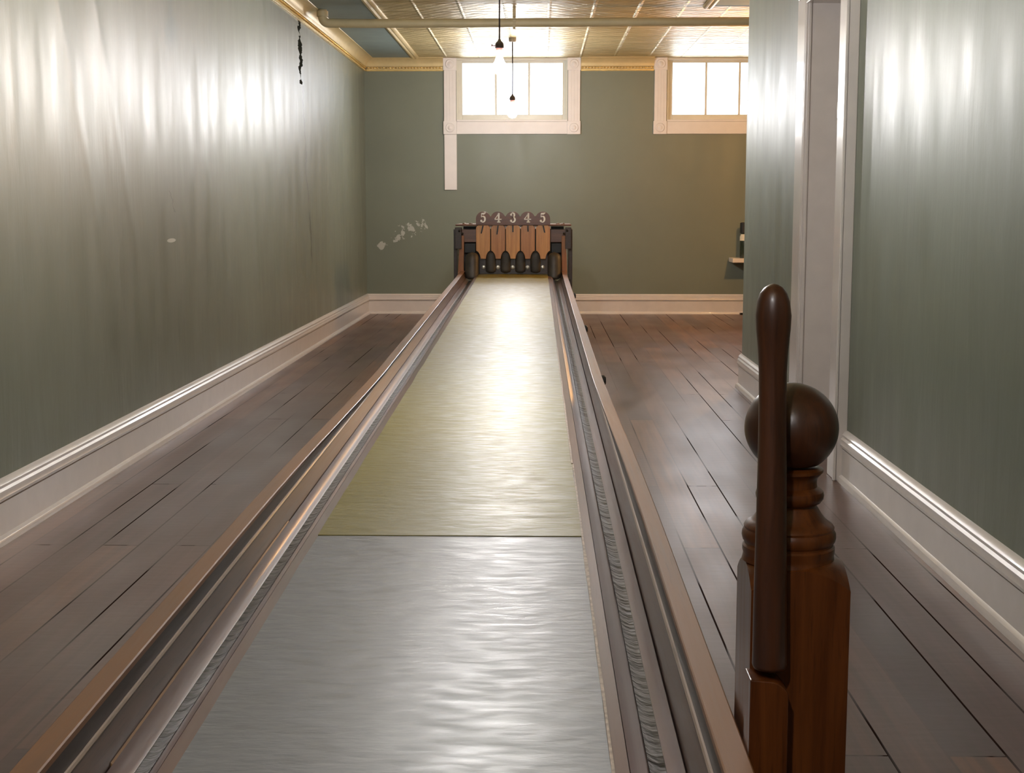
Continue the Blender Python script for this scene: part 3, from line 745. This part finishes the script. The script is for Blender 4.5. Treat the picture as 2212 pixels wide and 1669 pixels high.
# leather faced cushions standing behind the paddles
def cushion(cpx, hw, top, bot, yf, dep, lean=0.0):
    bm = bmesh.new(); rings = []
    zt, zb = mz(top), mz(bot); Hh = zt - zb; Wd = hw * PX
    prof = []
    nseg = 16
    for k in range(nseg + 1):
        f = k / nseg
        # rounded outline in height
        z = zb + Hh * f
        rr = min(Wd, Hh * 0.45)
        if z > zt - rr: ww = Wd - rr + math.sqrt(max(0, rr * rr - (z - (zt - rr)) ** 2))
        elif z < zb + rr * 0.5: ww = Wd - rr * 0.5 + math.sqrt(max(0, (rr * 0.5) ** 2 - ((zb + rr * 0.5) - z) ** 2))
        else: ww = Wd
        ww = max(ww, 0.002)
        yy = yf - lean * (1 - f)
        fr = ww / Wd
        rings.append([(mx(cpx) + ww * math.cos(a), yy - dep * fr ** 0.5 * max(0, math.sin(a)) ** 0.7 + (0.02 if math.sin(a) < 0 else 0), z) for a in [j * 2 * PI / 20 for j in range(20)]])
    return rings_to_mesh(bm, rings)
for cpx in (1060, 1092.2, 1124.2, 1156.8):
    part('cushion', cushion(cpx, 11.3, 542, 589, YMc - 0.005, 0.028), M['leather'], mach, smooth=True)
for cpx, s in ((1020.5, -1), (1197.5, 1)):
    part('cushion', cushion(cpx, 14.5, 543, 601.5, YMc - 0.09, 0.06, 0.07), M['leather'], mach, smooth=True, label='large rounded leather cushion at the end of the row')
part('lower_board', B(mx(1036), mx(1183), YMc - 0.008, YMc + 0.04, mz(591.5), mz(546)), M['dark_board'], mach, label='black board between the leather cushions')
for cpx in (1044, 1075.5, 1107.5, 1139.7, 1172.5):
    bm = lathe(bmesh.new(), 0, 0, [(0.0, 0), (0.020, 0), (0.020, 0.006), (0.012, 0.010), (0.0, 0.010)], 18)
    bmesh.ops.rotate(bm, verts=bm.verts, cent=(0, 0, 0), matrix=Matrix.Rotation(PI / 2, 3, 'X'))
    bmesh.ops.translate(bm, verts=bm.verts, vec=(mx(cpx), YMc - 0.009, mz(577)))
    part('metal_disc', bm, M['steel'], mach, auto=40, label='small round nickel disc')

# ------------------------------------------------------------------ turned post with lever
def wz(py): return 0.9218 - (py - 922) * 0.000703
PXc, PYc, HW = 0.3865, 2.073, 0.073
post = thing('lever_post', 'dark red brown turned wooden post with a ball finial and upright lever beside the lane', 'post', (PXc, PYc, 0))
# square shaft with tongue shaped tops
bm = bmesh.new(); n = 16
def top_z(x, y):
    r = math.hypot(x, y)
    return wz(1207) - 2.1 * max(0, r - 0.066) ** 1.25 * 1.0
grid = {}
for i in range(n + 1):
    for j in range(n + 1):
        x = -HW + 2 * HW * i / n; y = -HW + 2 * HW * j / n
        grid[i, j] = bm.verts.new((PXc + x, PYc + y, top_z(x, y)))
for i in range(n):
    for j in range(n): bm.faces.new((grid[i, j], grid[i + 1, j], grid[i + 1, j + 1], grid[i, j + 1]))
edge = [(i, 0) for i in range(n)] + [(n, j) for j in range(n)] + [(i, n) for i in range(n, 0, -1)] + [(0, j) for j in range(n, 0, -1)]
low = [bm.verts.new((grid[e].co.x, grid[e].co.y, 0.0)) for e in edge]
for k in range(len(edge)):
    k2 = (k + 1) % len(edge); bm.faces.new((grid[edge[k]], low[k], low[k2], grid[edge[k2]]))
bm.faces.new(low)
part('shaft', bm, M['post_wood'], post, auto=35)
KX = 0.000700
prof = [(100, 1212), (98, 1205), (97, 1198), (99, 1192), (99, 1181), (95, 1177), (95, 1173), (99, 1168), (101, 1160), (100, 1150), (96, 1143), (97, 1138), (93, 1132),
        (84, 1126), (76, 1119), (68, 1108), (62, 1098), (58, 1092), (59, 1088), (66, 1084), (72, 1076), (73, 1068), (71, 1060), (65, 1054), (58, 1050), (57, 1040), (59, 1030), (64, 1024), (70, 1018), (70, 1012), (62, 1008)]
part('collar', lathe(bmesh.new(), PXc - 0.007, PYc, [(0.0, wz(1212))] + [(a * KX, wz(b_)) for a, b_ in prof] + [(0.0, wz(1008))], 40), M['post_wood'], post, auto=30)
bp = []
for k in range(25):
    a = -PI / 2 + 0.65 + (PI - 0.65) * k / 24
    bp.append((100 * KX * math.cos(a), wz(924) + 97 * KX * math.sin(a)))
part('ball_finial', lathe(bmesh.new(), PXc - 0.007, PYc, [(0.0, bp[0][1])] + bp, 48), M['lever_wood'], post, smooth=True)
# lever block and lever on the front
XB0, XB1 = 0.3065, 0.3625
bm = bmesh.new()
tp = []
for k in range(9):
    u = k / 8; tp.append((XB0 + (XB1 - XB0) * u, 0.5705 - 0.004 - 0.016 * max(0, (u - 0.55) / 0.45) ** 2 + 0.004 * (1 - u)))
prism(bm, [(XB1, 0.0), (XB0, 0.0)] + tp, 'y', 1.945, PYc - HW)
blk = part('lever_block', bm, M['post_wood'], post, bevel=0.002)
lv = [(612, 1670, 1), (614, 1670, 10), (620, 1670, 20), (632, 1669.5, 29), (650, 1669, 35), (680, 1669, 38.5), (710, 1668.5, 37), (750, 1668, 33), (800, 1667.5, 30), (860, 1667, 29.5), (930, 1666.5, 30), (1000, 1666, 31),
      (1100, 1664.5, 32.5), (1200, 1663, 34), (1300, 1661.5, 35.5), (1400, 1660.5, 36.5), (1430, 1660, 37), (1438, 1660, 34)]
YLv = 1.968; kk = 0.000665
rings = []
for py, cxp, hw in lv:
    z = 1.25 - (YLv * math.tan(PITCH + math.atan((py - 834.5) / 3000.0)))
    # distance along the view axis at this height gives the sideways scale
    dep = YLv * math.cos(PITCH) + (1.25 - z) * math.sin(PITCH)
    x = (cxp - 1106) / 3000.0 * dep - 0.0 + YLv * 0.0 - math.tan(YAW) * YLv
    x = (cxp - 1106) / 3000.0 * dep - math.tan(YAW) * (YLv)
    r = hw / 3000.0 * dep; ry = min(r, 0.0245)
    rings.append([(x + r * math.cos(a), YLv + ry * math.sin(a), z) for a in [i * 2 * PI / 28 for i in range(28)]])
part('lever', rings_to_mesh(bmesh.new(), rings), M['lever_wood'], post, smooth=True)

# ------------------------------------------------------------------ console table and bottle at the back right
tb = thing('console_table', 'cream topped narrow table with black legs against the back wall under a bottle', 'table', (2.75, 16.1, 0))
part('tabletop', B(2.20, 3.3, 15.92, 16.27, 0.615, 0.663), M['table_top'], tb, bevel=0.006)
for x in (2.43, 3.22):
    for y in (15.96, 16.22):
        bm = B(x - 0.018, x + 0.018, y - 0.018, y + 0.018, 0.02, 0.614); box(bm, x - 0.095, x + 0.03, y - 0.025, y + 0.025, 0, 0.022)
        part('leg', bm, M['black_iron'], tb)
part('apron_rail', B(2.405, 3.24, 15.955, 15.975, 0.55, 0.614), M['black_iron'], tb)
xb, yb = 2.345, 16.1
bt = thing('bottle', 'dark glass bottle with a cream neck label standing on the cream topped table', 'bottle', (xb, yb, 0.6635))
part('glass_body', lathe(bmesh.new(), xb, yb, [(0.0, 0.6635), (0.042, 0.6635), (0.044, 0.67), (0.044, 0.86), (0.040, 0.89), (0.03, 0.92), (0.03, 1.0), (0.0, 1.0)], 24), M['bottle'], bt, auto=40)
part('neck_label', lathe(bmesh.new(), xb, yb, [(0.0455, 0.862), (0.0455, 0.905), (0.034, 0.935), (0.031, 0.935), (0.031, 0.862)], 24), M['bottle_label'], bt, auto=40)
part('cap', lathe(bmesh.new(), xb, yb, [(0.036, 0.945), (0.044, 0.95), (0.044, 1.065), (0.03, 1.07), (0.0, 1.07), (0.0, 0.945)], 24), M['black'], bt, auto=40)
